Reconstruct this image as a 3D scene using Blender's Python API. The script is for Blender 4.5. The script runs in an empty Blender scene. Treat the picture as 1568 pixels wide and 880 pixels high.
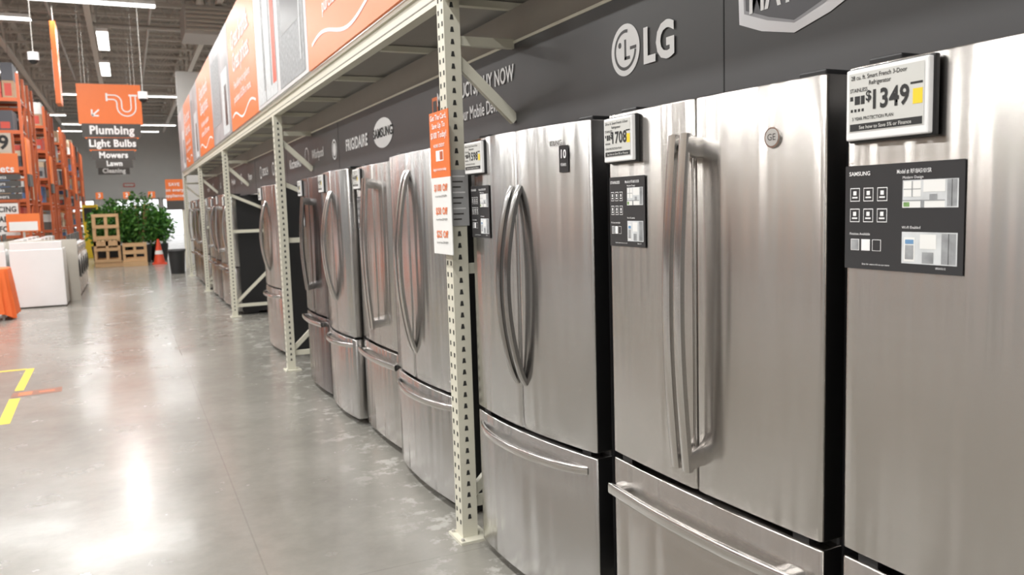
import bpy, math, random
from mathutils import Vector, Matrix
random.seed(7)
S=bpy.context.scene; COL=S.collection
S.view_settings.view_transform='Standard'
S.view_settings.look='None'
S.view_settings.exposure=-0.25

# ------------------------------------------------------------ materials
MATS={}
def mat(name,col,rough=.5,metal=0.,spec=.5,emit=0.,var=0.,vscale=8.,bump=0.,bscale=60.,stretch=(1,1,1),coat=0.):
    if name in MATS: return MATS[name]
    m=bpy.data.materials.new(name); m.use_nodes=True; nt=m.node_tree; b=nt.nodes["Principled BSDF"]
    c=(col[0],col[1],col[2],1)
    b.inputs["Base Color"].default_value=c; b.inputs["Roughness"].default_value=rough
    b.inputs["Metallic"].default_value=metal; b.inputs["Specular IOR Level"].default_value=spec
    b.inputs["Coat Weight"].default_value=coat
    tc=nt.nodes.new("ShaderNodeTexCoord"); mp=nt.nodes.new("ShaderNodeMapping"); mp.inputs["Scale"].default_value=stretch
    nt.links.new(tc.outputs["Object"],mp.inputs[0])
    n=nt.nodes.new("ShaderNodeTexNoise"); n.inputs["Scale"].default_value=vscale; n.inputs["Detail"].default_value=4
    nt.links.new(mp.outputs[0],n.inputs["Vector"])
    r=nt.nodes.new("ShaderNodeMix"); r.data_type='RGBA'
    v=max(var,.02)
    r.inputs["A"].default_value=tuple(min(1,x*(1-v)) for x in col)+(1,)
    r.inputs["B"].default_value=tuple(min(1,x*(1+v)) for x in col)+(1,)
    nt.links.new(n.outputs["Fac"],r.inputs["Factor"]); nt.links.new(r.outputs["Result"],b.inputs["Base Color"])
    if bump>0:
        n2=nt.nodes.new("ShaderNodeTexNoise"); n2.inputs["Scale"].default_value=bscale
        nt.links.new(mp.outputs[0],n2.inputs["Vector"])
        bp=nt.nodes.new("ShaderNodeBump"); bp.inputs["Strength"].default_value=bump; bp.inputs["Distance"].default_value=.01
        nt.links.new(n2.outputs["Fac"],bp.inputs["Height"]); nt.links.new(bp.outputs[0],b.inputs["Normal"])
    if emit>0:
        b.inputs["Emission Color"].default_value=c; b.inputs["Emission Strength"].default_value=emit
    MATS[name]=m; return m

def steel(name,col,rough=.27,warp=1.,dist=.018,fx=6.):
    m=bpy.data.materials.new(name); m.use_nodes=True; nt=m.node_tree; b=nt.nodes["Principled BSDF"]
    L=nt.links.new
    b.inputs["Metallic"].default_value=1; b.inputs["Roughness"].default_value=rough
    b.inputs["Anisotropic"].default_value=.85; b.inputs["Anisotropic Rotation"].default_value=.25
    tg=nt.nodes.new("ShaderNodeTangent"); tg.direction_type='RADIAL'; tg.axis='Z'; L(tg.outputs[0],b.inputs["Tangent"])
    tc=nt.nodes.new("ShaderNodeTexCoord"); oi=nt.nodes.new("ShaderNodeObjectInfo")
    m1=nt.nodes.new("ShaderNodeMapping"); m1.inputs["Scale"].default_value=(3,3,420); L(tc.outputs["Object"],m1.inputs[0])
    n1=nt.nodes.new("ShaderNodeTexNoise"); n1.inputs["Scale"].default_value=1; n1.inputs["Detail"].default_value=3; L(m1.outputs[0],n1.inputs["Vector"])
    mx=nt.nodes.new("ShaderNodeMix"); mx.data_type='RGBA'
    mx.inputs["A"].default_value=tuple(x*.92 for x in col)+(1,); mx.inputs["B"].default_value=tuple(min(1,x*1.07) for x in col)+(1,)
    L(n1.outputs["Fac"],mx.inputs["Factor"]); L(mx.outputs["Result"],b.inputs["Base Color"])
    ad=nt.nodes.new("ShaderNodeVectorMath"); ad.operation='ADD'; L(tc.outputs["Object"],ad.inputs[0])
    cb=nt.nodes.new("ShaderNodeCombineXYZ"); ml=nt.nodes.new("ShaderNodeMath"); ml.operation='MULTIPLY'; ml.inputs[1].default_value=37; L(oi.outputs["Random"],ml.inputs[0]); L(ml.outputs[0],cb.inputs[0]); L(cb.outputs[0],ad.inputs[1])
    m2=nt.nodes.new("ShaderNodeMapping"); m2.inputs["Scale"].default_value=(fx,1,.35); L(ad.outputs[0],m2.inputs[0])
    n2=nt.nodes.new("ShaderNodeTexNoise"); n2.inputs["Scale"].default_value=1; n2.inputs["Detail"].default_value=2.; L(m2.outputs[0],n2.inputs["Vector"])
    bp=nt.nodes.new("ShaderNodeBump"); bp.inputs["Strength"].default_value=warp; bp.inputs["Distance"].default_value=dist
    L(n2.outputs["Fac"],bp.inputs["Height"]); L(bp.outputs[0],b.inputs["Normal"])
    MATS[name]=m; return m

STEEL=steel("brushed_stainless",(.53,.52,.51),.25)
STEELB=steel("brushed_stainless_warm",(.52,.495,.47),.25,fx=7.)
DSTEEL=steel("dark_stainless",(.14,.12,.12),.24)
CHROME=mat("handle_steel",(.62,.605,.59),.2,1.)
CHROMED=mat("handle_dark_steel",(.36,.35,.34),.22,1.)
BLACK=mat("black_cabinet",(.012,.012,.013),.45)
GASKET=mat("gasket_grey",(.05,.05,.05),.7)
CREAM=mat("cream_powdercoat",(.68,.66,.55),.42,var=.05)
HOLE=mat("hole_dark",(.03,.03,.028),.8)
PANEL=mat("charcoal_panel",(.066,.065,.067),.42,var=.04)
WHITE=mat("white_plastic",(.84,.84,.84),.35)
APPL=mat("white_enamel",(.84,.84,.84),.2,coat=.3)
PAPER=mat("paper_white",(.80,.80,.78),.6)
LCD=mat("eink_grey",(.60,.60,.57),.5)
INK=mat("ink_black",(.02,.02,.02),.6)
WINK=mat("ink_white",(.86,.86,.86),.5)
ORANGE=mat("orange_print",(.82,.19,.04),.38,var=.03)
ORANGED=mat("orange_steel",(.50,.11,.035),.45)
YELL=mat("yellow",(.85,.62,.03),.5)
CARD=mat("info_card_black",(.035,.035,.037),.35)
GREYP=mat("photo_grey",(.30,.31,.32),.5,var=.7,vscale=30)
GREYL=mat("photo_light",(.60,.62,.63),.5,var=.35,vscale=22)
GREEN=mat("photo_green",(.2,.35,.12),.6,var=.8,vscale=90)
PHOTO2=mat("banner_photo",(.36,.35,.36),.4,var=.75,vscale=1.7)
SIGNG=mat("sign_charcoal",(.07,.065,.06),.45)
WOOD=mat("pallet_wood",(.58,.38,.20),.7,var=.2,vscale=3,stretch=(1,1,8))
CARDB=mat("cardboard",(.36,.24,.15),.8,var=.15)
BEIGE=mat("beige_board",(.50,.47,.41),.6,var=.05)
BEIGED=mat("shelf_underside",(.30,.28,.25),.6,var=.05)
RED=mat("red_plastic",(.75,.08,.03),.45)
GALV=mat("galvanised",(.50,.48,.45),.5,.3)
LEAF=mat("leaf_green",(.05,.17,.03),.55,var=.6,vscale=6)
LEAF2=mat("leaf_green_light",(.11,.30,.05),.55,var=.6,vscale=6)

# ------------------------------------------------------------ mesh helpers
class MB:
    def __init__(s): s.v=[]; s.f=[]; s.m=[]; s.mats=[]
    def mi(s,m):
        if m not in s.mats: s.mats.append(m)
        return s.mats.index(m)
    def add(s,vs,fs,m):
        o=len(s.v); s.v+= [tuple(v) for v in vs]; k=s.mi(m)
        for f in fs: s.f.append(tuple(i+o for i in f)); s.m.append(k)
    def box(s,x0,x1,y0,y1,z0,z1,m):
        vs=[(x,y,z) for z in (z0,z1) for y in (y0,y1) for x in (x0,x1)]
        s.add(vs,[(0,2,3,1),(4,5,7,6),(0,1,5,4),(2,6,7,3),(0,4,6,2),(1,3,7,5)],m)
    def bar(s,p,q,w,t,m,up=Vector((0,0,1))):
        p=Vector(p);q=Vector(q);d=(q-p).normalized()
        if abs(d.dot(up))>.98: up=Vector((0,1,0))
        a=d.cross(up).normalized(); b=a.cross(d)
        vs=[]
        for c in (p,q):
            for i,j in ((-1,-1),(1,-1),(1,1),(-1,1)): vs.append(c+a*i*w/2+b*j*t/2)
        s.add(vs,[(3,2,1,0),(4,5,6,7),(0,1,5,4),(1,2,6,5),(2,3,7,6),(3,0,4,7)],m)
    def quad(s,a,b,c,d,m): s.add([a,b,c,d],[(0,1,2,3)],m)
    def rings(s,R,m,cap=True,closed=True):
        n=len(R[0]); o=len(s.v); k=s.mi(m)
        for r in R: s.v+=[tuple(v) for v in r]
        for i in range(len(R)-1):
            for j in range(n if closed else n-1):
                a=o+i*n+j; b=o+i*n+(j+1)%n
                s.f.append((a,b,b+n,a+n)); s.m.append(k)
        if cap:
            s.f.append(tuple(o+j for j in reversed(range(n)))); s.m.append(k)
            s.f.append(tuple(o+(len(R)-1)*n+j for j in range(n))); s.m.append(k)
    def sweep(s,pts,side,w,t,m,n=14,p=.7):
        pts=[Vector(x) for x in pts]; side=Vector(side).normalized(); R=[]
        for i,c in enumerate(pts):
            d=(pts[min(i+1,len(pts)-1)]-pts[max(i-1,0)]).normalized()
            sd=(side-d*side.dot(d)).normalized(); nn=d.cross(sd)
            r=[]
            for j in range(n):
                a=2*math.pi*j/n; ca,sa=math.cos(a),math.sin(a)
                r.append(c+sd*(w/2)*math.copysign(abs(ca)**p,ca)+nn*(t/2)*math.copysign(abs(sa)**p,sa))
            R.append(r)
        s.rings(R,m)
    def cyl(s,p,q,r,m,n=16,r2=None):
        p=Vector(p);q=Vector(q);d=(q-p).normalized(); up=Vector((0,0,1)) if abs(d.z)<.9 else Vector((1,0,0))
        a=d.cross(up).normalized(); b=d.cross(a); r2=r if r2 is None else r2
        s.rings([[p+(a*math.cos(2*math.pi*j/n)+b*math.sin(2*math.pi*j/n))*r for j in range(n)],[q+(a*math.cos(2*math.pi*j/n)+b*math.sin(2*math.pi*j/n))*r2 for j in range(n)]],m)
    def obj(s,name,parent=None,smooth=False,loc=None,rotz=None,bevel=0):
        me=bpy.data.meshes.new(name); me.from_pydata(s.v,[],s.f)
        for m in s.mats: me.materials.append(m)
        me.polygons.foreach_set("material_index",s.m)
        me.update()
        if smooth:
            me.polygons.foreach_set("use_smooth",[True]*len(me.polygons)); me.set_sharp_from_angle(angle=math.radians(38))
        ob=bpy.data.objects.new(name,me); COL.objects.link(ob)
        if parent: ob.parent=parent
        if loc: ob.location=loc
        if rotz is not None: ob.rotation_euler=(0,0,rotz)
        if bevel:
            bm=ob.modifiers.new("b","BEVEL"); bm.width=bevel; bm.segments=2; bm.limit_method='ANGLE'
        return ob
def empty(name,loc=(0,0,0),rotz=0):
    e=bpy.data.objects.new(name,None); e.empty_display_size=.1; COL.objects.link(e); e.location=loc; e.rotation_euler=(0,0,rotz); return e
def text(body,size,M,m,parent=None,align='CENTER',bold=0.,sx=1.,name="lettering",shear=0.):
    cu=bpy.data.curves.new("t","FONT"); cu.body=body; cu.size=size; cu.align_x=align; cu.align_y='CENTER'; cu.offset=bold*size; cu.resolution_u=3; cu.shear=shear
    if bold>=.02: cu.space_character=1.06
    ob=bpy.data.objects.new("t",cu); me=bpy.data.meshes.new_from_object(ob); bpy.data.objects.remove(ob); bpy.data.curves.remove(cu)
    me.materials.clear(); me.materials.append(m)
    o=bpy.data.objects.new(name,me); COL.objects.link(o)
    if parent: o.parent=parent
    o.matrix_basis=M@Matrix.Diagonal((sx,1,1,1)); return o
def frame(o,x,y,z):
    return Matrix(((x[0],y[0],z[0],o[0]),(x[1],y[1],z[1],o[1]),(x[2],y[2],z[2],o[2]),(0,0,0,1)))
def FX(x,y,z): return frame((x,y,z),(0,-1,0),(0,0,1),(-1,0,0))
def FY(x,y,z): return frame((x,y,z),(1,0,0),(0,0,1),(0,-1,0))

# ------------------------------------------------------------ camera
f=1250.;a=195-784;b=440-329;k=1150-784;N=(f*f+a*k)/b
Yc=Vector((a,b,-f)).normalized(); Zc=-Vector((k,-N,-f)).normalized(); Xc=Yc.cross(Zc)
cd=bpy.data.cameras.new("camera"); cam=bpy.data.objects.new("camera",cd); COL.objects.link(cam)
R=Matrix((Xc,Yc,Zc)).to_4x4(); cam.matrix_world=Matrix.Translation((0,0,1.5))@R
cd.sensor_width=36; cd.lens=f/1568*36; cd.clip_end=200
cd.dof.use_dof=True; cd.dof.focus_distance=2.2; cd.dof.aperture_fstop=5.6
S.camera=cam

# ------------------------------------------------------------ shell
def floor_mat():
    m=bpy.data.materials.new("polished_concrete"); m.use_nodes=True; nt=m.node_tree; b=nt.nodes["Principled BSDF"]; L=nt.links.new
    tc=nt.nodes.new("ShaderNodeTexCoord")
    def noise(s,d=5,r=.6):
        n=nt.nodes.new("ShaderNodeTexNoise"); n.inputs["Scale"].default_value=s; n.inputs["Detail"].default_value=d; n.inputs["Roughness"].default_value=r
        L(tc.outputs["Object"],n.inputs["Vector"]); return n
    n1=noise(.9); r1=nt.nodes.new("ShaderNodeValToRGB"); L(n1.outputs["Fac"],r1.inputs[0])
    r1.color_ramp.elements[0].position=.3; r1.color_ramp.elements[0].color=(.215,.205,.18,1)
    r1.color_ramp.elements[1].position=.72; r1.color_ramp.elements[1].color=(.33,.318,.285,1)
    n2=noise(11,6,.7); r2=nt.nodes.new("ShaderNodeValToRGB"); L(n2.outputs["Fac"],r2.inputs[0])
    r2.color_ramp.elements[0].position=.25; r2.color_ramp.elements[0].color=(.74,.74,.74,1)
    r2.color_ramp.elements[1].position=.7; r2.color_ramp.elements[1].color=(1,1,1,1)
    mu=nt.nodes.new("ShaderNodeMix"); mu.data_type='RGBA'; mu.blend_type='MULTIPLY'; mu.inputs["Factor"].default_value=.6
    L(r1.outputs[0],mu.inputs["A"]); L(r2.outputs[0],mu.inputs["B"])
    br=nt.nodes.new("ShaderNodeTexBrick"); br.offset=0; br.inputs["Scale"].default_value=1; br.inputs["Brick Width"].default_value=4.4; br.inputs["Row Height"].default_value=4.4
    br.inputs["Mortar Size"].default_value=.004; br.inputs["Color1"].default_value=(1,1,1,1); br.inputs["Color2"].default_value=(1,1,1,1); br.inputs["Mortar"].default_value=(.84,.84,.83,1)
    mp=nt.nodes.new("ShaderNodeMapping"); mp.inputs["Location"].default_value=(-.42,1.2,0); L(tc.outputs["Object"],mp.inputs[0]); L(mp.outputs[0],br.inputs["Vector"])
    m3=nt.nodes.new("ShaderNodeMix"); m3.data_type='RGBA'; m3.blend_type='MULTIPLY'; m3.inputs["Factor"].default_value=1
    L(mu.outputs["Result"],m3.inputs["A"]); L(br.outputs["Color"],m3.inputs["B"])
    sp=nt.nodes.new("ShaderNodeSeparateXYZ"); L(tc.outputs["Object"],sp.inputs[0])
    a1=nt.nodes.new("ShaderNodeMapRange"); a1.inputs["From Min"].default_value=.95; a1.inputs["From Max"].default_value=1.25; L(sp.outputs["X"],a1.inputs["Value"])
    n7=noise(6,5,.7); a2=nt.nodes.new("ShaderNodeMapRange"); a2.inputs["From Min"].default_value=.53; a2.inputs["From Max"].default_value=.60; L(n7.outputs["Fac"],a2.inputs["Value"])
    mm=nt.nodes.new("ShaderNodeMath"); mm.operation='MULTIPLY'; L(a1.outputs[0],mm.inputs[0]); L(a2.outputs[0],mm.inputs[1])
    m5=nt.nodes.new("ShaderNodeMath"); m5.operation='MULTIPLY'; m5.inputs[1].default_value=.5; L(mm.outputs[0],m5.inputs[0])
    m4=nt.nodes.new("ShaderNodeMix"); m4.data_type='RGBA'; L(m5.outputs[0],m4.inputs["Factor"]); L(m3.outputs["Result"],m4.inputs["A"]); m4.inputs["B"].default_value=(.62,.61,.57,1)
    L(m4.outputs["Result"],b.inputs["Base Color"])
    n4=noise(2.5); mr=nt.nodes.new("ShaderNodeMapRange"); mr.inputs["To Min"].default_value=.16; mr.inputs["To Max"].default_value=.34
    L(n4.outputs["Fac"],mr.inputs["Value"]); L(mr.outputs[0],b.inputs["Roughness"])
    b.inputs["Specular IOR Level"].default_value=.6
    b.inputs["Coat Weight"].default_value=.14; b.inputs["Coat Roughness"].default_value=.10
    bp=nt.nodes.new("ShaderNodeBump"); bp.inputs["Strength"].default_value=.10; bp.inputs["Distance"].default_value=.02
    n5=noise(3,2); L(n5.outputs["Fac"],bp.inputs["Height"]); L(bp.outputs[0],b.inputs["Normal"])
    L(bp.outputs[0],b.inputs["Coat Normal"])
    return m
mb=MB(); mb.box(-22,10,-12,66,-.1,0,floor_mat()); mb.obj("floor")
CEILM=mat("ceiling_deck",(.46,.43,.39),.8,var=.12,vscale=1)
mb=MB(); mb.box(-22,10,-12,66,8.6,8.7,CEILM)
for i in range(104): mb.box(-22,10,-12+i*.75,-11.9+i*.75,8.56,8.6,GALV)
mb.obj("ceiling")
WALL=mat("warehouse_wall",(.74,.74,.72),.7,var=.04,vscale=2)
GLASS=mat("daylit_glazing",(.95,.97,1.),.2,emit=2.)
mb=MB(); mb.box(-22,10,62,62.3,0,8.6,WALL); mb.obj("wall_back")
mb=MB()
for x0 in (-4.6,-.6,2.3):
    mb.box(x0,x0+2.6,61.9,61.99,0.05,2.5,GLASS)
    for x in (x0-.05,x0+1.28,x0+2.6): mb.box(x,x+.08,61.85,61.99,0,2.6,GALV)
    mb.box(x0-.05,x0+2.68,61.85,61.99,2.5,2.62,GALV)
mb.obj("window_1")
mb=MB(); mb.box(4.2,4.4,-6,62,0,8.6,WALL); mb.obj("wall_right")

mb=MB(); CT=mat("joist_paint",(.64,.61,.56),.6)
y=-9.
while y<61:
    mb.box(-20,8,y-.06,y+.06,8.38,8.46,CT); mb.box(-20,8,y-.05,y+.05,7.55,7.62,CT)
    x=-14.; kk=0
    while x<6:
        z0,z1=(7.6,8.4) if kk%2==0 else (8.4,7.6)
        mb.bar((x,y,z0),(x+.6,y,z1),.04,.04,CT); x+=.6; kk+=1
    y+=1.7
for gx in (-9,-5.6,-3.2,-.6,2.6):
    mb.box(gx-.08,gx+.08,-10,61,7.0,7.1,CT); mb.box(gx-.08,gx+.08,-10,61,8.3,8.4,CT)
    y=-10.; kk=0
    while y<60:
        z0,z1=(7.05,8.35) if kk%2==0 else (8.35,7.05)
        mb.bar((gx,y,z0),(gx,y+1.3,z1),.05,.05,CT); y+=1.3; kk+=1
mb.obj("ceiling_joists")
mb=MB()
for px in (-1.6,1.0,-4.4): mb.cyl((px,-8,7.3),(px,60,7.3),.05,GALV,10)
for yy in (20,28,40,52): mb.cyl((-14,yy,7.2),(6,yy,7.2),.06,GALV,10)
mb.obj("ceiling_pipes",smooth=True)
mb=MB(); mb.box(1.7,3.0,23.5,25,6.2,6.95,GALV)
for j in range(6): mb.box(1.75,2.95,23.44,23.5,6.28+j*.11,6.34+j*.11,BEIGE)
for cx in (1.8,2.9): mb.cyl((cx,24.2,6.95),(cx,24.2,8.55),.02,GALV,8)
mb.obj("unit_heater",bevel=.02)

# ------------------------------------------------------------ lights
FIX=mat("fixture_housing",(.8,.8,.78),.5)
LENS=mat("fixture_lens",(1,.99,.96),.4,emit=5)
lights=[(-.35,19.9,'x',6),(-2.9,22.,'x',6),(-.25,24.2,'y',6),(-.3,28.8,'y',6),(-4.,30,'x',6),(-1.,37.2,'x',6.3),(1.6,37.2,'x',6.3),(-3.4,42,'x',6),(-1.3,45,'x',5.9),(1.3,45,'x',5.9),(-2,53,'x',6.3),(.8,53,'x',6.3),(-5.5,48,'x',6)]
for yy in (-5,-1,3,7,11,14.7): lights+=[(-1.2,yy,'y',6),(-4.6,yy+1.5,'y',6)]
lights+=[(-8,y0,'x',6) for y0 in (8,16,26,36,46)]
lights+=[(2.8,y0,'y',6) for y0 in (0,8,16,32)]
for (lx,ly,ax,z) in lights:
    e=empty("fluorescent_fixture",(lx,ly,z))
    w,h=(1.22,.13) if ax=='x' else (.13,1.22)
    mb=MB(); mb.box(-w,w,-h,h,.02,.1,FIX); mb.box(-w,w,-h,h,0.0,.02,LENS)
    for sx,sy in ((.8,.8),(-.8,-.8)): mb.cyl((w*sx,h*sy,.1),(w*sx,h*sy,8.55-z),.008,GALV,6)
    mb.obj("housing",e)
    ld=bpy.data.lights.new("tube","AREA"); ld.shape='RECTANGLE'; ld.size=2*w; ld.size_y=2*h; ld.energy=172; ld.color=(1,.99,.97)
    lo=bpy.data.objects.new("tube_lamp",ld); COL.objects.link(lo); lo.parent=e; lo.location=(0,0,-.02)
W=bpy.data.worlds.new("world"); S.world=W; W.use_nodes=True
bg=W.node_tree.nodes["Background"]; bg.inputs[0].default_value=(1,.985,.965,1); bg.inputs[1].default_value=.40

# ------------------------------------------------------------ rack row
PY=[-1.1,3.35,7.77,12.22,16.6,21.0]
for i,py in enumerate(PY):
    mb=MB()
    mb.box(1.262,1.335,py-.04,py+.04,.01,3.75 if i<=1 else 2.358,CREAM)
    mb.box(1.235,1.38,py-.09,py+.07,0,.012,CREAM)
    for sy in (-.07,.05): mb.cyl((1.25,py+sy,.012),(1.25,py+sy,.022),.008,GALV,8)
    mb.box(2.40,2.47,py-.04,py+.04,0,2.29,CREAM)
    for z in (.16,1.22): mb.bar((1.33,py,z),(2.42,py,z),.03,.045,CREAM)
    mb.bar((1.33,py,.2),(2.4,py,1.2),.03,.04,CREAM)
    mb.bar((1.33,py,2.2),(1.60,py,2.2),.03,.04,CREAM)
    mb.bar((1.33,py,2.12),(1.60,py,1.87),.03,.045,CREAM)
    mb.bar((1.33,py,1.74),(2.4,py,1.26),.03,.04,CREAM)
    z=.08
    while z<(3.7 if i<=1 else 2.3):
        for dy in (-.021,.021):
            y0=py+dy
            mb.quad((1.2612,y0-.007,z-.010),(1.2612,y0-.007,z+.010),(1.2612,y0+.007,z+.010),(1.2612,y0+.007,z-.010),HOLE)
        mb.quad((1.289,py-.0408,z+.015),(1.307,py-.0408,z+.015),(1.303,py-.0408,z+.037),(1.293,py-.0408,z+.037),HOLE)
        z+=.0508
    mb.obj("rack_upright")
mb=MB()
for (ya,yb) in ((-1.055,3.305),(3.395,21.1)):
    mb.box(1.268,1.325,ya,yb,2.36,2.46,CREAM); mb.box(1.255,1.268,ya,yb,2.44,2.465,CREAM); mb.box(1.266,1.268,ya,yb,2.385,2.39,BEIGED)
mb.box(2.41,2.46,-1.1,21.1,2.30,2.40,CREAM)
yy=-1.
while yy<21: mb.box(1.34,2.41,yy,yy+.04,2.365,2.395,CREAM); yy+=1.1
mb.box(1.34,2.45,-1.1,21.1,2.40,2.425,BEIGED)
mb.obj("rack_shelf")
mb=MB(); mb.box(1.60,1.62,-1.1,21.05,1.74,2.20,PANEL); 
for yy in (1.93,4.3,6.7,9.1,11.5,13.9,16.3,18.7): mb.box(1.5985,1.60,yy-.002,yy+.002,1.74,2.2,INK)
hp=mb.obj("header_sign_panel")
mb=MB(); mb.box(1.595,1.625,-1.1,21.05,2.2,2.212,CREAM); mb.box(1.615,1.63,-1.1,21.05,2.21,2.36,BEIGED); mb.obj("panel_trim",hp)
PX=1.5975
def ring(mb,cx_y,cz,r0,r1,m,x=PX,n=40,a0=0,a1=2*math.pi,sy=1):
    vs=[];fs=[]
    for i in range(n+1):
        t=a0+(a1-a0)*i/n
        for r in (r0,r1): vs.append((x,cx_y-r*sy*math.cos(t),cz+r*math.sin(t)))
    for i in range(n): fs.append((2*i,2*i+1,2*i+3,2*i+2))
    mb.add(vs,fs,m)
mb=MB()
ring(mb,2.445,2.015,0,.088,WINK,x=PX+.0004)
ring(mb,2.445,2.015,.058,.069,PANEL,a0=math.radians(75),a1=math.radians(355))
mb.quad((PX,2.450,2.05),(PX,2.438,2.05),(PX,2.438,1.982),(PX,2.450,1.982),PANEL)
mb.quad((PX,2.450,1.992),(PX,2.415,1.992),(PX,2.415,1.981),(PX,2.450,1.981),PANEL)
mb.quad((PX,2.415,2.022),(PX,2.376,2.022),(PX,2.376,2.011),(PX,2.415,2.011),PANEL)
ring(mb,2.478,2.035,0,.010,PANEL)
def shield(y0,y1,z0,z1,x,m):
    pts=[(y1,z1),(y1-.01,z0+.05),(y1-.1,z0+.015),((y0+y1)/2,z0-.012),(y0+.1,z0+.015),(y0+.01,z0+.05),(y0,z1)]
    mb.add([(x,p[0],p[1]) for p in pts],[tuple(range(7))],m)
shield(1.43,1.87,1.930,2.19,1.5972,mat("badge_rim",(.62,.62,.64),.3,.6)); shield(1.450,1.850,1.955,2.19,1.5966,mat("badge_grey",(.33,.33,.35),.4))
shield(1.458,1.842,1.962,2.19,1.596,mat("badge_dark",(.10,.10,.11),.4))
ring(mb,5.42,2.0,0,.10,WINK,sy=2.3)
ring(mb,6.85,1.99,.07,.085,WINK); ring(mb,6.85,1.99,0,.055,WINK)
ring(mb,8.0,2.0,.08,.09,WINK)
mb.quad((PX,4.42,2.10),(PX,4.33,2.10),(PX,4.33,1.90),(PX,4.42,1.90),ORANGE)
mb.quad((PX-.001,4.405,2.08),(PX-.001,4.345,2.08),(PX-.001,4.345,1.925),(PX-.001,4.405,1.925),PANEL)
for yy in (10,11,13,15,17.5): ring(mb,yy,1.99,.06,.08,WINK)
mb.obj("logo_shapes",hp)
def ht(b,y,z,s,m=WINK,al='CENTER',bold=.0,sx=1,sh=0): text(b,s,FX(PX-.003,y,z),m,hp,al,bold,sx,shear=sh)
ht("LG",2.335,2.0,.158,al='LEFT',bold=.035,sx=.9)
ht("MAYTAG",1.820,2.042,.13,al='LEFT',bold=.03,sx=.63)
ht("MY PRODUCTS, BUY NOW",4.33,2.075,.100,al='LEFT',bold=.02,sx=.78)
ht("Spot on Your Mobile Device",4.26,1.955,.090,al='LEFT',bold=.01,sx=.76)
ht("SAMSUNG",5.42,2.0,.088,INK,bold=.02,sx=1.1)
ht("FRIGIDAIRE",6.12,1.985,.12,bold=.03,sx=1.0)
ht("Whirlpool",7.5,2.0,.12); ht("KitchenAid",8.6,1.97,.13,bold=.02)
for yy,t in ((10.6,"BOSCH"),(12,"Maytag"),(14,"Frigidaire"),(16,"LG"),(18.5,"Hotpoint")): ht(t,yy,1.98,.13,bold=.02)

bn=empty("promo_banner")
segs=[(-1.1,1.1,'o'),(1.1,3.5,'p'),(3.5,5.94,'o'),(5.94,8.38,'w'),(8.38,10.6,'o'),(10.6,12.9,'p'),(12.9,15.4,'o'),(15.4,17.1,'p'),(17.1,19.0,'o'),(19.0,21.0,'p')]
mb=MB(); BX=1.235
BW=mat("banner_white",(.62,.61,.61),.4,var=.12,vscale=1.5)
for y0,y1,t in segs:
    m={'o':ORANGE,'p':PHOTO2,'w':BW}[t]
    mb.box(BX,BX+.018,y0+.008,y1-.008,2.47,3.78,m)
    x=BX-.002
    def q(ya,yb,za,zb,m,dx=0): mb.quad((x-dx,yb,zb),(x-dx,ya,zb),(x-dx,ya,za),(x-dx,yb,za),m)
    if t=='w':
        q(y0+.1,y0+1.15,2.5,3.74,GREYP); q(y0+.25,y0+1.0,2.9,3.6,CARD,.001); q(y0+.22,y0+.26,2.6,3.5,GREYL,.002)
        q(y0+1.3,y1-.12,2.5,3.74,GREYL); q(y0+1.32,y0+1.5,2.6,3.7,RED,.001); q(y0+1.55,y0+1.62,2.6,3.6,GREYP,.001); q(y1-.5,y1-.44,2.6,3.6,GREYP,.001); q(y0+1.9,y0+1.92,2.5,3.74,CARD,.001)
    if t=='p':
        q(y0+.2,y0+.9,2.5,3.3,GREYL); q(y0+1.1,y1-.2,2.7,3.6,GREYP); q(y0+.35,y0+.6,2.6,3.1,CARD,.001)
    if t=='o':
        for j in range(26):
            t0=j/26; ya=y0+.15+(y1-y0-.3)*t0; yb=ya+(y1-y0-.3)/26
            za=2.60+.05*math.sin(t0*9); zb=2.60+.05*math.sin((t0+1/26)*9)
            mb.quad((x,yb,zb+.012),(x,ya,za+.012),(x,ya,za-.012),(x,yb,zb-.012),WINK)
mb.obj("banner_panels",bn)
for y0,y1,t in segs:
    if t=='o':
        c=(y0+y1)/2
        for j,(s,z) in enumerate((("Great brands.",3.45),("Great prices.",3.20))): text(s,.29,FX(BX-.004,c,z),WINK,bn,sx=.92,shear=.2,bold=.015)
        for j,s in enumerate(("Free delivery on appliance","purchases of $396 or more.")): text(s,.125,FX(BX-.004,c,2.95-j*.15),WINK,bn,sx=1,bold=.01)
mb=MB()
for y in PY[1:]: mb.box(1.2535,1.2615,y-.03,y+.03,2.47,3.7,CREAM)
mb.box(1.2535,1.26,-1.1,21,3.66,3.74,CREAM)
mb.obj("banner_frame",bn)

# ------------------------------------------------------------ fridge builder
def arc_y(x,W,bulge): 
    u=2*x/W-1; return bulge*(1-u*u)
def slab(mb,a,b,z0,z1,yf,m,back=-.065,r=.012,e=.004,N=16):
    pts=[(a,back)]
    for j in range(5):
        t=j/4*math.pi/2; pts.append((a+r*(1-math.cos(t)), yf(a+r)-r+r*math.sin(t)))
    for j in range(1,N): x=a+r+(b-a-2*r)*j/N; pts.append((x,yf(x)))
    for j in range(5):
        t=j/4*math.pi/2; pts.append((b-r+r*math.sin(t), yf(b-r)-r+r*math.cos(t)))
    pts.append((b,back)); pts.reverse()
    c=(a+b)/2; w=b-a; R=[]
    for z,i in ((z0,e),(z0+e*.4,e*.3),(z0+e,0),(z1-e,0),(z1-e*.4,e*.3),(z1,e)):
        R.append([(c+(x-c)*(1-2*i/w), y-i if y>back+.001 else y, z) for x,y in pts])
    mb.rings(R,m)
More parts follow.
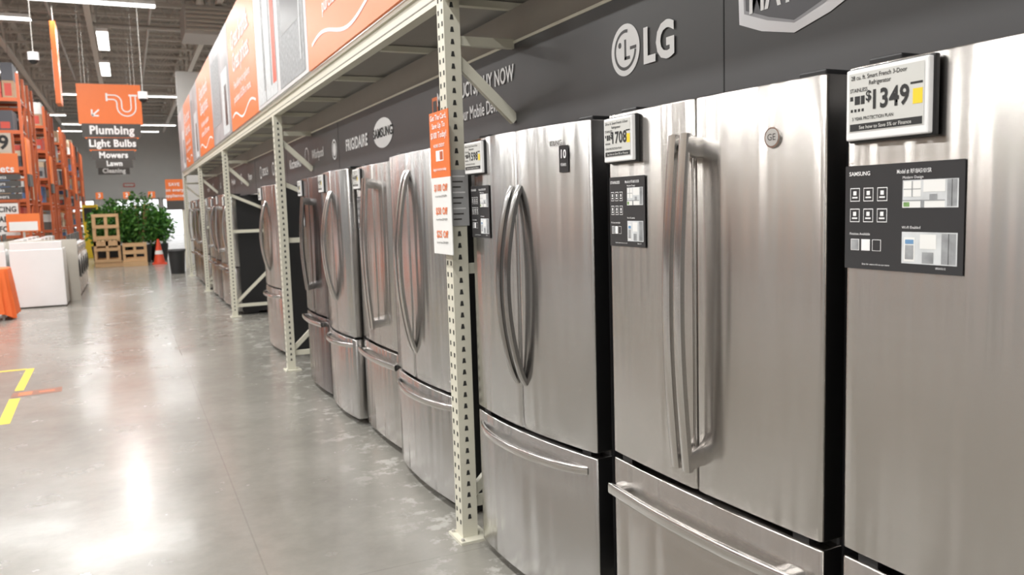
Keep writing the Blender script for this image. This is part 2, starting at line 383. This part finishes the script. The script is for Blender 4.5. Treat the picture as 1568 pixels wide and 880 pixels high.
def price_tag(par,x,z,w,h,yf,price,tilt=.0):
    y=yf(x)
    mb=MB(); 
    mb.box(-w/2-.004,w/2+.004,.0,.012,-h/2-.004,h/2+.004,BLACK)
    mb.box(-w/2,w/2,.010,.024,-h/2,h/2,WHITE)
    o=mb.obj("price_tag_frame",par,loc=(x,y,z),bevel=.003,rotz=0)
    o.rotation_euler=(tilt,0,-.04)
    Y=.0252
    mb=MB()
    def q(a,b,c,d,m,dy=0): mb.quad((b*w,Y+dy,c*h),(a*w,Y+dy,c*h),(a*w,Y+dy,d*h),(b*w,Y+dy,d*h),m)
    q(-.455,.455,-.38,.44,LCD,-.0003)
    q(-.44,.44,-.37,-.27,INK)
    q(-.44,-.33,-.10,.10,YELL)
    q(.40,.44,.06,.12,INK); q(.31,.38,.0,.12,INK); q(.25,.30,.0,.12,INK)
    for k in range(4): q(.26+.047*k,.29+.047*k,-.10,-.06,INK)
    q(-.44,-.30,.16,.19,INK)
    mb.obj("price_tag_screen",o)
    M=lambda px,pz: frame((px*w,Y+.0004,pz*h),(-1,0,0),(0,0,1),(0,1,0))
    text(price,h*.36,M(-.055,.03),INK,o,bold=.03,sx=.88)
    text("$",h*.2,M(.2,.1),INK,o,bold=.02)
    text("28 cu. ft. Smart French 3-Door",h*.085,M(.43,.375),INK,o,'LEFT',bold=.01,sx=.9)
    text("Refrigerator",h*.085,M(.2,.28),INK,o,'LEFT',bold=.01,sx=.9)
    text("STAINLESS",h*.075,M(.44,.2),INK,o,'LEFT',bold=.01,sx=.9)
    text("5 YEAR PROTECTION PLAN",h*.065,M(.15,-.2),INK,o,bold=.01,sx=.9)
    text("See how to Save 5% or Finance",h*.07,M(0,-.325),LCD,o,bold=.01)
def info_card(par,x0,x1,z0,z1,yf,tilt=.0,head="STAINLESS"):
    xm=(x0+x1)/2; w=x1-x0; h=z1-z0
    e=MB(); s=(yf(x1)-yf(x0))/w
    o=bpy.data.objects.new("info_card",None); COL.objects.link(o); o.parent=par; o.location=(xm,max(yf(xm),(yf(x0)+yf(x1))/2)+.003,(z0+z1)/2); o.rotation_euler=(0,tilt,math.atan(s)); o.empty_display_size=.05
    e.box(-w/2,w/2,-.002,0,-h/2,h/2,CARD)
    def q(a,b,c,d,m,dy=.0006): e.quad((b*w,dy,c*h),(a*w,dy,c*h),(a*w,dy,d*h),(b*w,dy,d*h),m)
    D=.0009; D2=.0012
    q(-.46,-.02,.09,.34,GREYL)
    q(-.17,-.03,.19,.33,PAPER,D); q(-.105,-.095,.19,.33,GREYP,D2); q(-.17,-.03,.255,.262,GREYP,D2)
    q(-.36,-.19,.23,.335,PAPER,D); q(-.36,-.02,.09,.15,PAPER,D); q(-.36,-.02,.15,.16,GREYP,D2); q(-.45,-.375,.10,.335,GREYP,D); q(-.414,-.410,.10,.335,INK,D2); q(-.30,-.24,.16,.21,GREYP,D2); q(-.2,-.17,.09,.15,GREYP,D2)
    q(-.08,-.03,.10,.14,GREEN,D2)
    q(-.46,-.02,-.42,-.13,GREYL); q(-.45,-.34,-.41,-.14,GREYP,D); q(-.397,-.393,-.41,-.14,INK,D2)
    q(-.30,-.17,-.28,-.15,PAPER,D); q(-.28,-.19,-.41,-.31,GREYP,D); q(-.13,-.04,-.40,-.18,PAPER,D); q(-.12,-.05,-.38,-.25,GREYP,D2); q(-.12,-.05,-.24,-.20,mat("photo_blue",(.15,.3,.5),.5),D2)
    for r in range(2):
        for c in range(3):
            cx=.45-c*.125; cz=.22-r*.2
            q(cx-.09,cx,cz-.065,cz+.065,WINK); q(cx-.085,cx-.005,cz-.057,cz+.057,CARD,D)
            q(cx-.06,cx-.03,cz-.005,cz+.035,WINK,D2); q(cx-.07,cx-.02,cz-.035,cz-.02,WINK,D2)
    for c,mm in enumerate((GREYP,WINK,CARD)): q(.44-c*.1-.08,.44-c*.1,-.32,-.21,WINK); q(.44-c*.1-.075,.44-c*.1-.005,-.315,-.215,mm,D)
    e.obj("card_print",o)
    M=lambda px,pz: frame((px*w,.0014,pz*h),(-1,0,0),(0,0,1),(0,1,0))
    text(head,h*.055,M(.46,.42),WINK,o,'LEFT',bold=.015)
    text("Model #: RF18A5101SR",h*.055,M(.03,.42),WINK,o,'LEFT',bold=.006,sx=.68)
    text("Modern Design",h*.035,M(-.02,.365),WINK,o,'LEFT'); text("Wi-Fi Enabled",h*.035,M(-.02,-.09),WINK,o,'LEFT'); text("Finishes Available",h*.035,M(.45,-.16),WINK,o,'LEFT')
    text("Scan for more info at our store",h*.025,M(.33,-.45),WINK,o,'LEFT'); text("00243212",h*.025,M(-.3,-.45),WINK,o,'LEFT')
def vhandle(mb,x,z0,z1,yf,style,m,lean=0,fat=1.):
    y=yf(x); n=30; P=[]
    if style=='arc':
        for i in range(n+1):
            t=i/n; P.append((x+lean*math.sin(math.pi*t),y-.004+.072*math.sin(math.pi*t)**.7,z0+(z1-z0)*t))
        mb.sweep(P,(1,0,0),.032*fat,.022,m,p=.55)
    else:
        for i in range(n+1):
            t=i/n; P.append((x,y+.048+.026*math.sin(math.pi*t),z0+(z1-z0)*t))
        mb.sweep(P,(1,0,0),.032,.022,m,p=.6)
        for zz,s in ((z0+.035,1),(z1-.035,-1)):
            mb.sweep([(x,y-.004,zz),(x,y+.02,zz),(x,y+.053,zz-s*.008)],(1,0,0),.034,.055,m,p=.5)
def hhandle(mb,x0,x1,z,yf,style,m,W):
    n=30;P=[]
    if style=='arc':
        for i in range(n+1):
            t=i/n; x=x0+(x1-x0)*t; P.append((x,yf(x)-.004+.06*math.sin(math.pi*t)**.55,z))
        mb.sweep(P,(0,0,1),.030,.018,m,p=.6)
    else:
        for i in range(n+1):
            t=i/n; x=x0+(x1-x0)*t; P.append((x,yf(x)+.042+.012*math.sin(math.pi*t),z))
        mb.sweep(P,(0,0,1),.036,.02,m,p=.6)
        for xx in (x0+.03,x1-.03): mb.sweep([(xx,yf(xx)-.004,z),(xx,yf(xx)+.044,z)],(0,0,1),.038,.06,m,p=.5)
def fridge(near,far,top=1.755,split=.705,gap=.018,bulge=.02,style='arc',steelm=STEEL,hm=CHROME,depth=.80,hz=(.86,1.60),dz=None,tag=None,card=True,logo=None,tw=(.15,.125),side=BLACK,bottom=.05,hoff=.03,lean=0,mf=.5,head="STAINLESS"):
    nx,ny=near; fx,fy=far; W=math.hypot(fx-nx,fy-ny); ang=math.atan2(fy-ny,fx-nx)
    E=empty("french_door_refrigerator",(nx,ny,0),ang)
    yf=lambda x: arc_y(x,W,bulge)
    mb=MB(); mb.box(.006,W-.006,-depth,-.075,.04,top-.01,side); mb.box(.02,W-.02,-.3,-.085,.012,.06,BLACK)
    for xx in (.05,W-.09): 
        mb.cyl((xx+.02,-.10,0),(xx+.02,-.10,.045),.018,BLACK,12); mb.cyl((xx+.02,-depth+.08,0),(xx+.02,-depth+.08,.045),.018,BLACK,12)
        mb.box(xx-.02,xx+.06,-.14,-.03,top-.004,top+.016,BLACK)
    mb.box(.01,W-.01,-.078,-.062,split-gap-.02,split+.02,GASKET); mb.box(.01,W-.01,-.08,-.063,.07,top-.02,GASKET)
    mb.obj("cabinet",E,bevel=.004)
    mid=W*mf
    mb=MB(); slab(mb,.003,mid-.003,split,top,yf,steelm); mb.obj("door_near",E,smooth=True)
    mb=MB(); slab(mb,mid+.003,W-.003,split,top,yf,steelm); mb.obj("door_far",E,smooth=True)
    mb=MB(); slab(mb,.003,W-.003,bottom,split-gap,yf,steelm,N=30); mb.obj("freezer_drawer",E,smooth=True)
    mb=MB()
    for xx in (.05,W-.09): mb.box(xx,xx+.05,-.05,-.01,split-gap,split,BLACK)
    mb.obj("door_hinges",E)
    mb=MB(); vhandle(mb,mid-hoff,hz[0],hz[1],yf,style,hm,-lean); mb.obj("door_handle_near",E,smooth=True)
    mb=MB(); vhandle(mb,mid+hoff,hz[0],hz[1],yf,style,hm,lean); mb.obj("door_handle_far",E,smooth=True)
    z=dz if dz else split-.09
    mb=MB(); hhandle(mb,.05,W-.05,z,yf,style,hm if hm is not CHROMED else CHROME,W); mb.obj("drawer_handle",E,smooth=True)
    if tag: price_tag(E,W-.02-tw[0]/2,top-.015-tw[1]/2,tw[0],tw[1],yf,tag)
    if card: info_card(E,W-.012-tw[0]*1.25,W-.012,top-.40,top-.19,yf,head=head)
    if logo:
        t,x,z,s=logo; text(t,s,frame((x,yf(x)+.0015,z),(-1,0,0),(0,0,1),(0,1,0)),mat("logo_metal",(.22,.22,.22),.3,.5),E,bold=.02,name="door_logo")
    return E,W,yf

E,Wd,yf=fridge((1.365,.26),(1.36,1.26),top=1.755,split=.735,bulge=.003,style='arc',hz=(.9,1.6),hoff=.026,tag=None,card=False,steelm=STEELB)
price_tag(E,Wd-.02-.10,1.675,.195,.140,yf,"1349",tilt=.0)
info_card(E,Wd-.275,Wd-.006,1.345,1.555,yf,head="SAMSUNG")
E,Wd,yf=fridge((1.392,1.34),(1.362,2.19),top=1.76,split=.70,bulge=.014,style='bar',hz=(.77,1.665),dz=.60,tag="1708",tw=(.155,.13),steelm=STEELB,hm=CHROME,hoff=.023)
mb=MB(); x=.15; y=yf(x)
mb.cyl((x,y-.001,1.635),(x,y+.004,1.635),.024,CHROME,28); mb.cyl((x,y+.004,1.635),(x,y+.005,1.635),.020,mat("badge_silver",(.55,.54,.52),.35,.4),28); mb.obj("round_badge",E,smooth=True)
text("GE",.022,frame((x,y+.0055,1.635),(-1,0,0),(0,0,1),(0,1,0)),SIGNG,E)
E,Wd,yf=fridge((1.385,2.33),(1.31,3.19),top=1.765,split=.645,bulge=.035,style='arc',hz=(.82,1.56),dz=.575,tag="1598",tw=(.16,.125),hm=CHROMED,logo=("SAMSUNG",.19,1.70,.024),hoff=.028)
x=.13;y=yf(x)+.002
mb=MB(); mb.quad((x+.024,y+.004,1.60),(x-.024,y-.002,1.60),(x-.024,y-.002,1.69),(x+.024,y+.004,1.69),CARD); mb.obj("warranty_sticker",E)
text("10",.04,frame((x,y+.004,1.66),(-1,.1,0),(0,0,1),(0,1,0)),WINK,E,bold=.02); text("YEARS",.014,frame((x,y+.004,1.625),(-1,.1,0),(0,0,1),(0,1,0)),WINK,E)
fridge((1.36,3.56),(1.34,4.45),top=1.775,split=.60,bulge=.03,hz=(.74,1.68),dz=.53,tag=None,card=False,logo=("frigidaire",.15,1.66,.03),mf=.58)
fridge((1.41,4.52),(1.39,5.38),top=1.765,split=.64,bulge=.02,style='bar',hz=(.75,1.68),dz=.56,tag="1499",card=True,steelm=STEELB)
fridge((1.35,5.45),(1.34,6.2),top=1.765,split=.62,bulge=.03,hz=(.85,1.62),dz=.56,tag="1299",card=False)
fridge((1.36,6.3),(1.35,7.1),top=1.755,split=.66,bulge=.02,style='bar',hz=(.85,1.6),dz=.6,tag="2099",steelm=DSTEEL,hm=CHROMED)
fridge((1.37,8.5),(1.35,9.4),top=1.76,style='arc',bulge=.03,tag="1799",steelm=STEELB)
yy=12.4
for i in range(8):
    if abs(yy-16.3)<.5 : yy=16.75
    fridge((1.36,yy),(1.35,yy+.86),top=1.74+.03*(i%2),style='bar' if i%2 else 'arc',tag="1399",card=(i%2==0),steelm=(STEEL,STEELB,DSTEEL)[i%3])
    yy+=.95
fridge((1.36,-.72),(1.36,.18),bulge=.02,tag="1899")

e=empty("promo_card_sign"); mb=MB()
mb.box(1.230,1.234,3.22,3.45,1.62,1.90,ORANGE); mb.box(1.230,1.234,3.22,3.45,1.29,1.62,PAPER)
mb.box(1.2292,1.230,3.29,3.38,1.69,1.735,WINK); mb.box(1.2285,1.2292,3.295,3.33,1.695,1.73,ORANGED); mb.obj("sheet",e)
mb=MB(); mb.box(1.234,1.2608,3.32,3.36,1.5,1.52,CREAM); mb.obj("clip",e)
for i,(s,z,sz) in enumerate((("Get The Card,",1.875,.032),("Save Up To",1.84,.032),("$100 Today!",1.80,.036),("HOME CREDIT",1.755,.02),("Apply in store today",1.655,.018))): text(s,sz,FX(1.228,3.335,z),WINK,e,bold=.02)
for i,s in enumerate(("$100 Off","$50 Off","$25 Off")):
    text(s,.042,FX(1.228,3.335,1.575-i*.1),ORANGE,e,bold=.02); text("on purchases $299-$999",.014,FX(1.228,3.335,1.54-i*.1),INK,e)
e=empty("notice_sheet")
mb=MB(); mb.quad((1.265,3.305,1.41),(1.345,3.305,1.41),(1.345,3.305,1.65),(1.265,3.305,1.65),mat("sheet_grey",(.45,.45,.45),.5))
for j in range(9): mb.quad((1.272,3.304,1.62-j*.023),(1.33-.01*(j%3),3.304,1.62-j*.023),(1.33-.01*(j%3),3.304,1.626-j*.023),(1.272,3.304,1.626-j*.023),WINK if j%3==0 else SIGNG)
mb.obj("paper",e)

# ------------------------------------------------------------ aisle signs
def pipe_icon(mb,cx,z,y,s):
    def P(u,v): return (cx+u*s,y,z+v*s)
    def st(pts,w):
        for i in range(len(pts)-1): mb.bar(P(*pts[i]),P(*pts[i+1]),w*s,.004,WINK,up=Vector((0,1,0)))
    outer=[(-.15,.22),(-.02,.22)]
    for j in range(7): t=math.pi/2-j*math.pi/12; outer.append((-.02+.16*math.cos(t),.06+.16*math.sin(t)))
    outer.append((.14,-.02))
    for j in range(13): t=math.pi+j*math.pi/12; outer.append((.24+.10*math.cos(t),-.06+.10*math.sin(t)))
    outer+= [(.34,.2)]
    st(outer,.026)
    inner=[(-.15,.12),(-.04,.12)]
    for j in range(7): t=math.pi/2-j*math.pi/12; inner.append((-.04+.08*math.cos(t),.04+.08*math.sin(t)))
    inner.append((.04,-.06))
    for j in range(13): t=math.pi+j*math.pi/12; inner.append((.24+.2*math.cos(t),-.06+.2*math.sin(t)))
    inner+= [(.44,.2)]
    st(inner,.026)
    st([(-.17,.26),(-.17,.08)],.04); st([(.30,.22),(.48,.22)],.04)
    st([(-.35,-.12),(-.5,-.26)],.035); st([(-.5,-.26),(-.36,-.26)],.035); st([(-.5,-.26),(-.5,-.12)],.035)
def aisle_sign(x,y,z,label,w=1.22):
    e=empty("hanging_aisle_sign"); mb=MB()
    mb.box(x-w/2,x+w/2,y,y+.03,z,z+.84,ORANGE); mb.box(x-w*.46,x+w*.46,y-.02,y+.02,z-.26,z+.02,SIGNG)
    for dx in (-.5,.5): mb.cyl((x+dx,y+.015,z+.84),(x+dx,y+.015,8.55),.006,GALV,6)
    pipe_icon(mb,x+.1,z+.42,y-.004,.9)
    mb.obj("sign_board",e)
    text(label,.24,FY(x,y-.024,z-.12),WINK,e,bold=.035,sx=.92)
aisle_sign(-.17,19.4,3.40,"Plumbing")
aisle_sign(-.20,22.4,3.36,"Light Bulbs",w=1.18)
aisle_sign(-.24,26.7,3.36,"Mowers"); aisle_sign(-.27,31,3.36,"Lawn")
aisle_sign(-.35,36.0,3.36,"Cleaning")
mb=MB(); mb.box(-1.20,-1.10,20,20.6,3.9,5.6,ORANGE); mb.box(-1.205,-1.20,20,20.6,4.2,5.0,PAPER); mb.cyl((-1.15,20.3,5.6),(-1.15,20.3,8.55),.006,GALV,6); mb.obj("hanging_pennant")
for (x,y,z) in ((-1.25,16.2,4.15),(.42,17,3.65)):
    mb=MB(); mb.cyl((x,y,z+.12),(x,y,8.58),.008,GALV,6)
    R=[[(x+.07*math.cos(t)*math.cos(2*math.pi*j/16),y+.07*math.cos(t)*math.sin(2*math.pi*j/16),z+.07*math.sin(t)) for j in range(16)] for t in (-1.4,-.9,-.4,0)]
    mb.rings(R,INK); mb.cyl((x,y,z),(x,y,z+.13),.085,WHITE,16); mb.obj("dome_camera",smooth=True)

# ------------------------------------------------------------ goods racks
boxm=[CARDB,CARDB,mat("box_white",(.6,.6,.58),.6),mat("box_orange",(.55,.17,.05),.6),mat("box_dark",(.06,.06,.07),.6),mat("box_dark2",(.10,.09,.08),.6),mat("box_red",(.45,.06,.04),.6),mat("box_tan",(.5,.40,.28),.7),mat("box_blue",(.08,.15,.3),.6),mat("box_grey",(.30,.30,.30),.6)]
def goods_rack(x0,x1,y,h=5.1,d=1.1,frm=ORANGED):
    e=empty("warehouse_rack"); mb=MB()
    xs=[x1-i*2.4 for i in range(int((x1-x0)/2.4)+1)]
    for x in xs:
        for yy in (y,y+d): mb.box(x-.035,x+.035,yy-.035,yy+.035,0,h,frm)
        z=.2
        while z<h-.9: mb.bar((x,y,z),(x,y+d,z+.8),.03,.03,frm); mb.bar((x,y,z+.8),(x,y+d,z+.8),.03,.03,frm); z+=.85
    lv=[.15,1.0,1.9,2.7,3.6,4.4]
    for z in lv:
        for yy in (y,y+d): mb.box(xs[-1],x1,yy-.03,yy+.03,z,z+.09,frm)
        mb.box(xs[-1],x1,y,y+d,z+.07,z+.09,BEIGE)
    mb.obj("rack_frame",e)
    mb=MB()
    for i,z in enumerate(lv):
        x=xs[-1]+.06
        while x<x1-.25:
            w=random.uniform(.15,.45); hh=random.uniform(.35,.72) if i<5 else random.uniform(.4,.9); m=random.choice(boxm)
            if x+w>x1-.06: w=x1-.06-x
            dd=random.uniform(.0,.12)
            n=random.choice((1,2,3,4))
            for s in range(n):
                mb.box(x,x+w,y+.05+dd,y+d-.06,z+.092+s*hh/n,z+.092+(s+1)*hh/n-.006,m if random.random()<.6 else random.choice(boxm))
            mb.quad((x+w*.2,y+.049+dd,z+.15),(x+w*.8,y+.049+dd,z+.15),(x+w*.8,y+.049+dd,z+.11+hh*.4),(x+w*.2,y+.049+dd,z+.11+hh*.4),random.choice(boxm))
            x+=w+.02
    mb.obj("stocked_goods",e)
for y in (24,26.2,31,33.2,38,40.2,45,47.2,52,54.2): goods_rack(-9,-2.25,y)
for y in (28,33,38,43,48,53): goods_rack(1.9,4.15,y,4.6,frm=GALV)
for y in (23.8,30.8,37.8,44.8,51.8):
    mb=MB(); mb.box(-2.2,-2.16,y+.1,y+.9,2.6,3.5,ORANGE); mb.box(-2.205,-2.155,y+.1,y+.9,2.3,2.6,SIGNG); mb.box(-2.22,-2.2,y+.45,y+.55,2.2,3.6,ORANGED); mb.obj("rack_blade_sign")
e=empty("aisle_end_sign_stack"); mb=MB()
Y0=21.5; dx=.16
mb.box(-3.1+dx,-2.40+dx,Y0,Y0+.04,2.98,3.4,mat("sign_tan",(.55,.48,.4),.5)); mb.box(-3.2+dx,-2.30+dx,Y0,Y0+.04,2.52,2.95,ORANGE)
for j in range(4): mb.box(-3.15+dx,-2.28+dx,Y0,Y0+.03,2.36-j*.145,2.49-j*.145,SIGNG)
mb.box(-3.2+dx,-2.38+dx,Y0,Y0+.03,1.12,1.84,PAPER); mb.box(-2.6+dx,-1.95+dx,Y0-.3,Y0-.27,1.2,1.6,ORANGE); mb.box(-2.55+dx,-2.0+dx,Y0-.31,Y0-.30,1.22,1.42,PAPER)
mb.box(-3.2+dx,-3.15+dx,Y0+.04,Y0+.09,0,3.4,ORANGED); mb.box(-2.4+dx,-2.35+dx,Y0+.04,Y0+.09,0,3.4,ORANGED); mb.box(-2.3+dx,-2.26+dx,Y0-.27,Y0-.23,0,1.3,GALV)
mb.obj("boards",e)
text("89",.42,FY(-2.66+dx,Y0-.005,3.18),INK,e,bold=.03); text("Faucets",.22,FY(-2.74+dx,Y0-.005,2.6),WINK,e,bold=.02)
for j,s in enumerate(("Faucets","Filters","Sinks","Showers")): text(s,.11,FY(-2.72+dx,Y0-.005,2.42-j*.145),WINK,e)
for j,s in enumerate(("FINANCING","AVAILABLE","BUY FOR")): text(s,.17,FY(-2.80+dx,Y0-.005,1.70-j*.22),INK,e,bold=.035,sx=.8)

for x,n in ((-1.7,"3"),(-.2,"2"),(1.2,"1")):
    e=empty("checkout_counter"); mb=MB()
    mb.box(x-.3,x+.3,55.5,57.6,0,.9,SIGNG); mb.box(x-.34,x+.34,55.4,57.7,.9,.96,BEIGE); mb.box(x-.2,x+.1,56.1,56.2,1.0,1.35,INK); mb.cyl((x,56.15,.96),(x,56.15,1.02),.04,GALV,10)
    mb.cyl((x+.25,55.6,.96),(x+.25,55.6,2.5),.03,GALV,8); mb.box(x+.05,x+.45,55.5,55.7,2.5,2.9,ORANGE); mb.obj("counter",e)
    text(n,.34,FY(x+.25,55.49,2.7),WINK,e,bold=.03)
mb=MB(); mb.box(-.1,.6,61.9,61.99,3.4,3.65,RED); mb.box(-.05,.55,61.88,61.9,3.45,3.6,PAPER); mb.obj("exit_sign")

# ------------------------------------------------------------ washers
def washer(x,y,rot,w=.69,d=.75,h=.97,front=True):
    E=empty("washing_machine",(x,y,0),rot)
    mb=MB(); mb.box(-w/2,w/2,-d/2,d/2,.02,h,APPL)
    for sx in (-1,1):
        for sy in (-1,1): mb.cyl((sx*(w/2-.06),sy*(d/2-.06),0),(sx*(w/2-.06),sy*(d/2-.06),.03),.02,BLACK,10)
    mb.obj("cabinet",E,bevel=.02)
    mb=MB()
    mb.box(-w/2+.01,w/2-.01,d/2-.16,d/2-.01,h-.01,h+.13,APPL)
    mb.box(-w/2+.05,w/2-.05,-d/2+.06,d/2-.19,h,h+.012,WHITE)
    mb.obj("control_console",E,bevel=.02)
    mb=MB(); yq=-d/2-.001
    mb.cyl((0,yq,.55),(0,yq-.03,.55),.22,GALV,28); mb.cyl((0,yq-.03,.55),(0,yq-.045,.55),.16,INK,28)
    mb.box(-w/2+.03,w/2-.03,yq-.006,yq+.003,.84,.92,GALV)
    mb.obj("drum_door",E,smooth=True)
    mb=MB()
    if front=='card': mb.box(-.22,.2,-d/2+.1,-d/2+.13,h+.01,h+.20,SIGNG)
    else: mb.box(-.03,.03,-.02,.0,h+.012,h+.02,WHITE)
    mb.obj("top_card",E)
washer(-1.42,16.05,math.pi,w=.78); washer(-2.25,16.05,math.pi,w=.78)
washer(-3.1,16.05,math.pi,w=.78)
for i in range(5): washer(-1.28,17.1+i*.82,math.pi/2,front='card')
for i in range(5): washer(-2.15,17.1+i*.82,-math.pi/2,front='card')
mb=MB()
mb.box(-2.6,-.86,16.60,16.64,0,1.10,BEIGE)
mb.obj("display_divider")
for i in range(18): washer(-3.6,-3.5+i*.78,math.pi/2,front='card')  # unseen washer row, added opposite for white reflections in the steel doors
mb=MB(); mb.box(-4.4,-4.34,-5,12.5,0,2.4,PANEL); mb.box(-4.36,-4.32,-5,12.5,2.4,3.6,BEIGE); mb.box(-4.32,-4.02,-5,12.5,1.8,1.84,CREAM)  # unseen backdrop added behind the washers, tones picked for the door reflections
for y in range(-5,13,3): mb.box(-4.32,-4.24,y,y+.09,0,3.6,CREAM)
mb.obj("unseen_laundry_backdrop")
mb=MB(); yy=-4.8
while yy<12:
    w=random.uniform(.3,.8); mb.box(-4.22,-4.04,yy,yy+w,1.841,1.84+random.uniform(.3,.6),random.choice(boxm)); yy+=w+.03  # unseen boxes added to vary what the fridge doors reflect
mb.obj("unseen_backdrop_boxes")

mb=MB(); cx,cy=-2.15,14.4; R=[]; CL=mat("orange_cloth",(.80,.15,.03),.7)
n=64
for z,s,wv in ((.0,1.12,.05),(.25,1.08,.045),(.5,1.04,.03),(.74,1.0,.0),(.76,.98,0)):
    r=[]
    for j in range(n):
        t=2*math.pi*j/n; ct,st=math.cos(t),math.sin(t)
        rr=s+wv*math.sin(t*16)
        r.append((cx+.48*rr*math.copysign(abs(ct)**.4,ct),cy+.38*rr*math.copysign(abs(st)**.4,st),max(z,.06+.04*math.sin(t*4))))
    R.append(r)
mb.rings(R,CL); 
for sx in (-1,1):
    for sy in (-1,1): mb.cyl((cx+sx*.38,cy+sy*.28,0),(cx+sx*.38,cy+sy*.28,.7),.02,GALV,8)
mb.obj("draped_table",smooth=True)

e=empty("pallet_display"); mb=MB()
def pallet(x0,y0,z0,w=1.1,d=.9):
    for i in range(7): mb.box(x0+i*w/7,x0+i*w/7+w/9,y0,y0+d,z0+.12,z0+.14,WOOD)
    for i in range(3): mb.box(x0,x0+w,y0+i*(d-.08)/2,y0+i*(d-.08)/2+.08,z0+.02,z0+.12,WOOD)
    for i in range(3): mb.box(x0,x0+w,y0+i*(d-.1)/2,y0+i*(d-.1)/2+.1,z0,z0+.02,WOOD)
pallet(-.95,26.6,0,.75); pallet(-.2,26.3,0,.65); pallet(-.95,26.6,.62,.7)
def crate(x0,x1,y0,y1,z0,z1,n):
    for x in (x0,x1-.07,(x0+x1)/2-.035): 
        for y in (y0,y1-.04): mb.box(x,x+.07,y,y+.04,z0,z1,WOOD)
    for i in range(n):
        z=z0+(z1-z0-.09)*i/(n-1)
        for y in (y0-.02,y1): mb.box(x0,x1,y,y+.02,z,z+.09,WOOD)
        for x in (x0,x1-.02): mb.box(x,x+.02,y0,y1,z,z+.09,WOOD)
crate(-.95,-.25,26.6,27.5,.14,1.55,5); crate(-.2,.45,26.4,27.2,.14,.66,3)
mb.obj("crates",e)
for (x,y,r,z0,zh) in ((-.35,28.6,.55,.0,2.05),(.35,28.4,.6,.0,2.2),(.85,28.9,.55,.0,1.8),(-.8,28.9,.4,0,1.75),(.1,29.2,.5,0,1.6)):
    e=empty("potted_shrub"); mb=MB(); mb.cyl((x,y,z0),(x,y,z0+.55),.24,INK,20,.3); mb.obj("pot",e,smooth=True)
    mb=MB()
    for j in range(5):
        a=random.uniform(0,6.28); mb.bar((x,y,z0+.5),(x+.3*math.cos(a),y+.3*math.sin(a),zh-.4),.03,.03,WOOD)
    mb.obj("stems",e)
    mb=MB()
    for j in range(1500):
        t=random.uniform(0,6.28); u=random.uniform(-1,1); q=random.uniform(.4,1)
        c=Vector((x+r*q*math.sqrt(1-u*u)*math.cos(t),y+r*q*math.sqrt(1-u*u)*math.sin(t),(z0+.45+zh)/2+(zh-z0-.45)/2*u*q))
        d=Vector((random.uniform(-1,1),random.uniform(-1,1),random.uniform(-.6,1))).normalized(); s=d.cross(Vector((random.random(),random.random(),random.random()))).normalized()
        L=random.uniform(.10,.18); mb.add([c,c+d*L*.5+s*L*.25,c+d*L,c+d*L*.5-s*L*.25],[(0,1,2,3)],random.choice((LEAF,LEAF2)))
    mb.obj("foliage",e)
mb=MB(); mb.box(.58,.98,26.6,26.9,0,.04,RED); mb.cyl((.78,26.75,.04),(.78,26.75,.75),.16,RED,20,.03); mb.cyl((.78,26.75,.3),(.78,26.75,.42),.12,PAPER,20,.09); mb.obj("traffic_cone",smooth=True)
for x,y in ((1.05,22.1),(1.1,22.9)):
    mb=MB(); mb.cyl((x,y,0),(x,y,.55),.16,INK,20,.2); mb.cyl((x,y,.55),(x,y,.58),.215,INK,20); mb.obj("waste_bin",smooth=True)
e=empty("end_cap_sign"); mb=MB(); mb.box(.98,1.42,24,24.03,1.6,2.42,ORANGE); mb.box(.98,1.42,23.99,24.0,1.6,1.85,SIGNG); mb.box(1.36,1.42,24.03,24.08,0,2.42,CREAM); mb.obj("board",e)
for j,s in enumerate(("SAVE","on every","appliance")): text(s,.12,FY(1.2,23.985,2.28-j*.15),WINK,e,bold=.02)
mb=MB(); mb.box(1.55,4.1,26,26.2,0,5.6,mat("partition",(.55,.55,.53),.6)); mb.obj("wall_partition")
mb=MB(); mb.box(-1.45,-.95,33,33.4,0,1.9,YELL); mb.box(-1.4,-1.0,32.98,33,1.3,1.8,INK); mb.obj("yellow_display_stand",bevel=.02)

mb=MB(); T=.0015
def fq(pts,m): mb.add([(p[0],p[1],T) for p in pts],[(0,1,2,3)],m)
fq([(-.97,6.9),(-.89,6.9),(-.92,7.85),(-1.0,7.85)],YELL); fq([(-1.0,8.2),(-.93,8.2),(-.95,9.35),(-1.02,9.35)],YELL); fq([(-1.6,9.3),(-1.6,9.37),(-1.02,9.37),(-1.02,9.30)],YELL)
mb.obj("floor_tape")
mb=MB(); fq([(-1.0,7.9),(-.62,7.95),(-.63,8.17),(-1.0,8.12)],mat("decal_brown",(.28,.10,.05),.5)); T=.002; fq([(-.95,7.96),(-.85,7.97),(-.85,8.09),(-.95,8.08)],ORANGE); fq([(-.8,8.02),(-.68,8.03),(-.68,8.07),(-.8,8.06)],ORANGE); mb.obj("distancing_floor_decal")
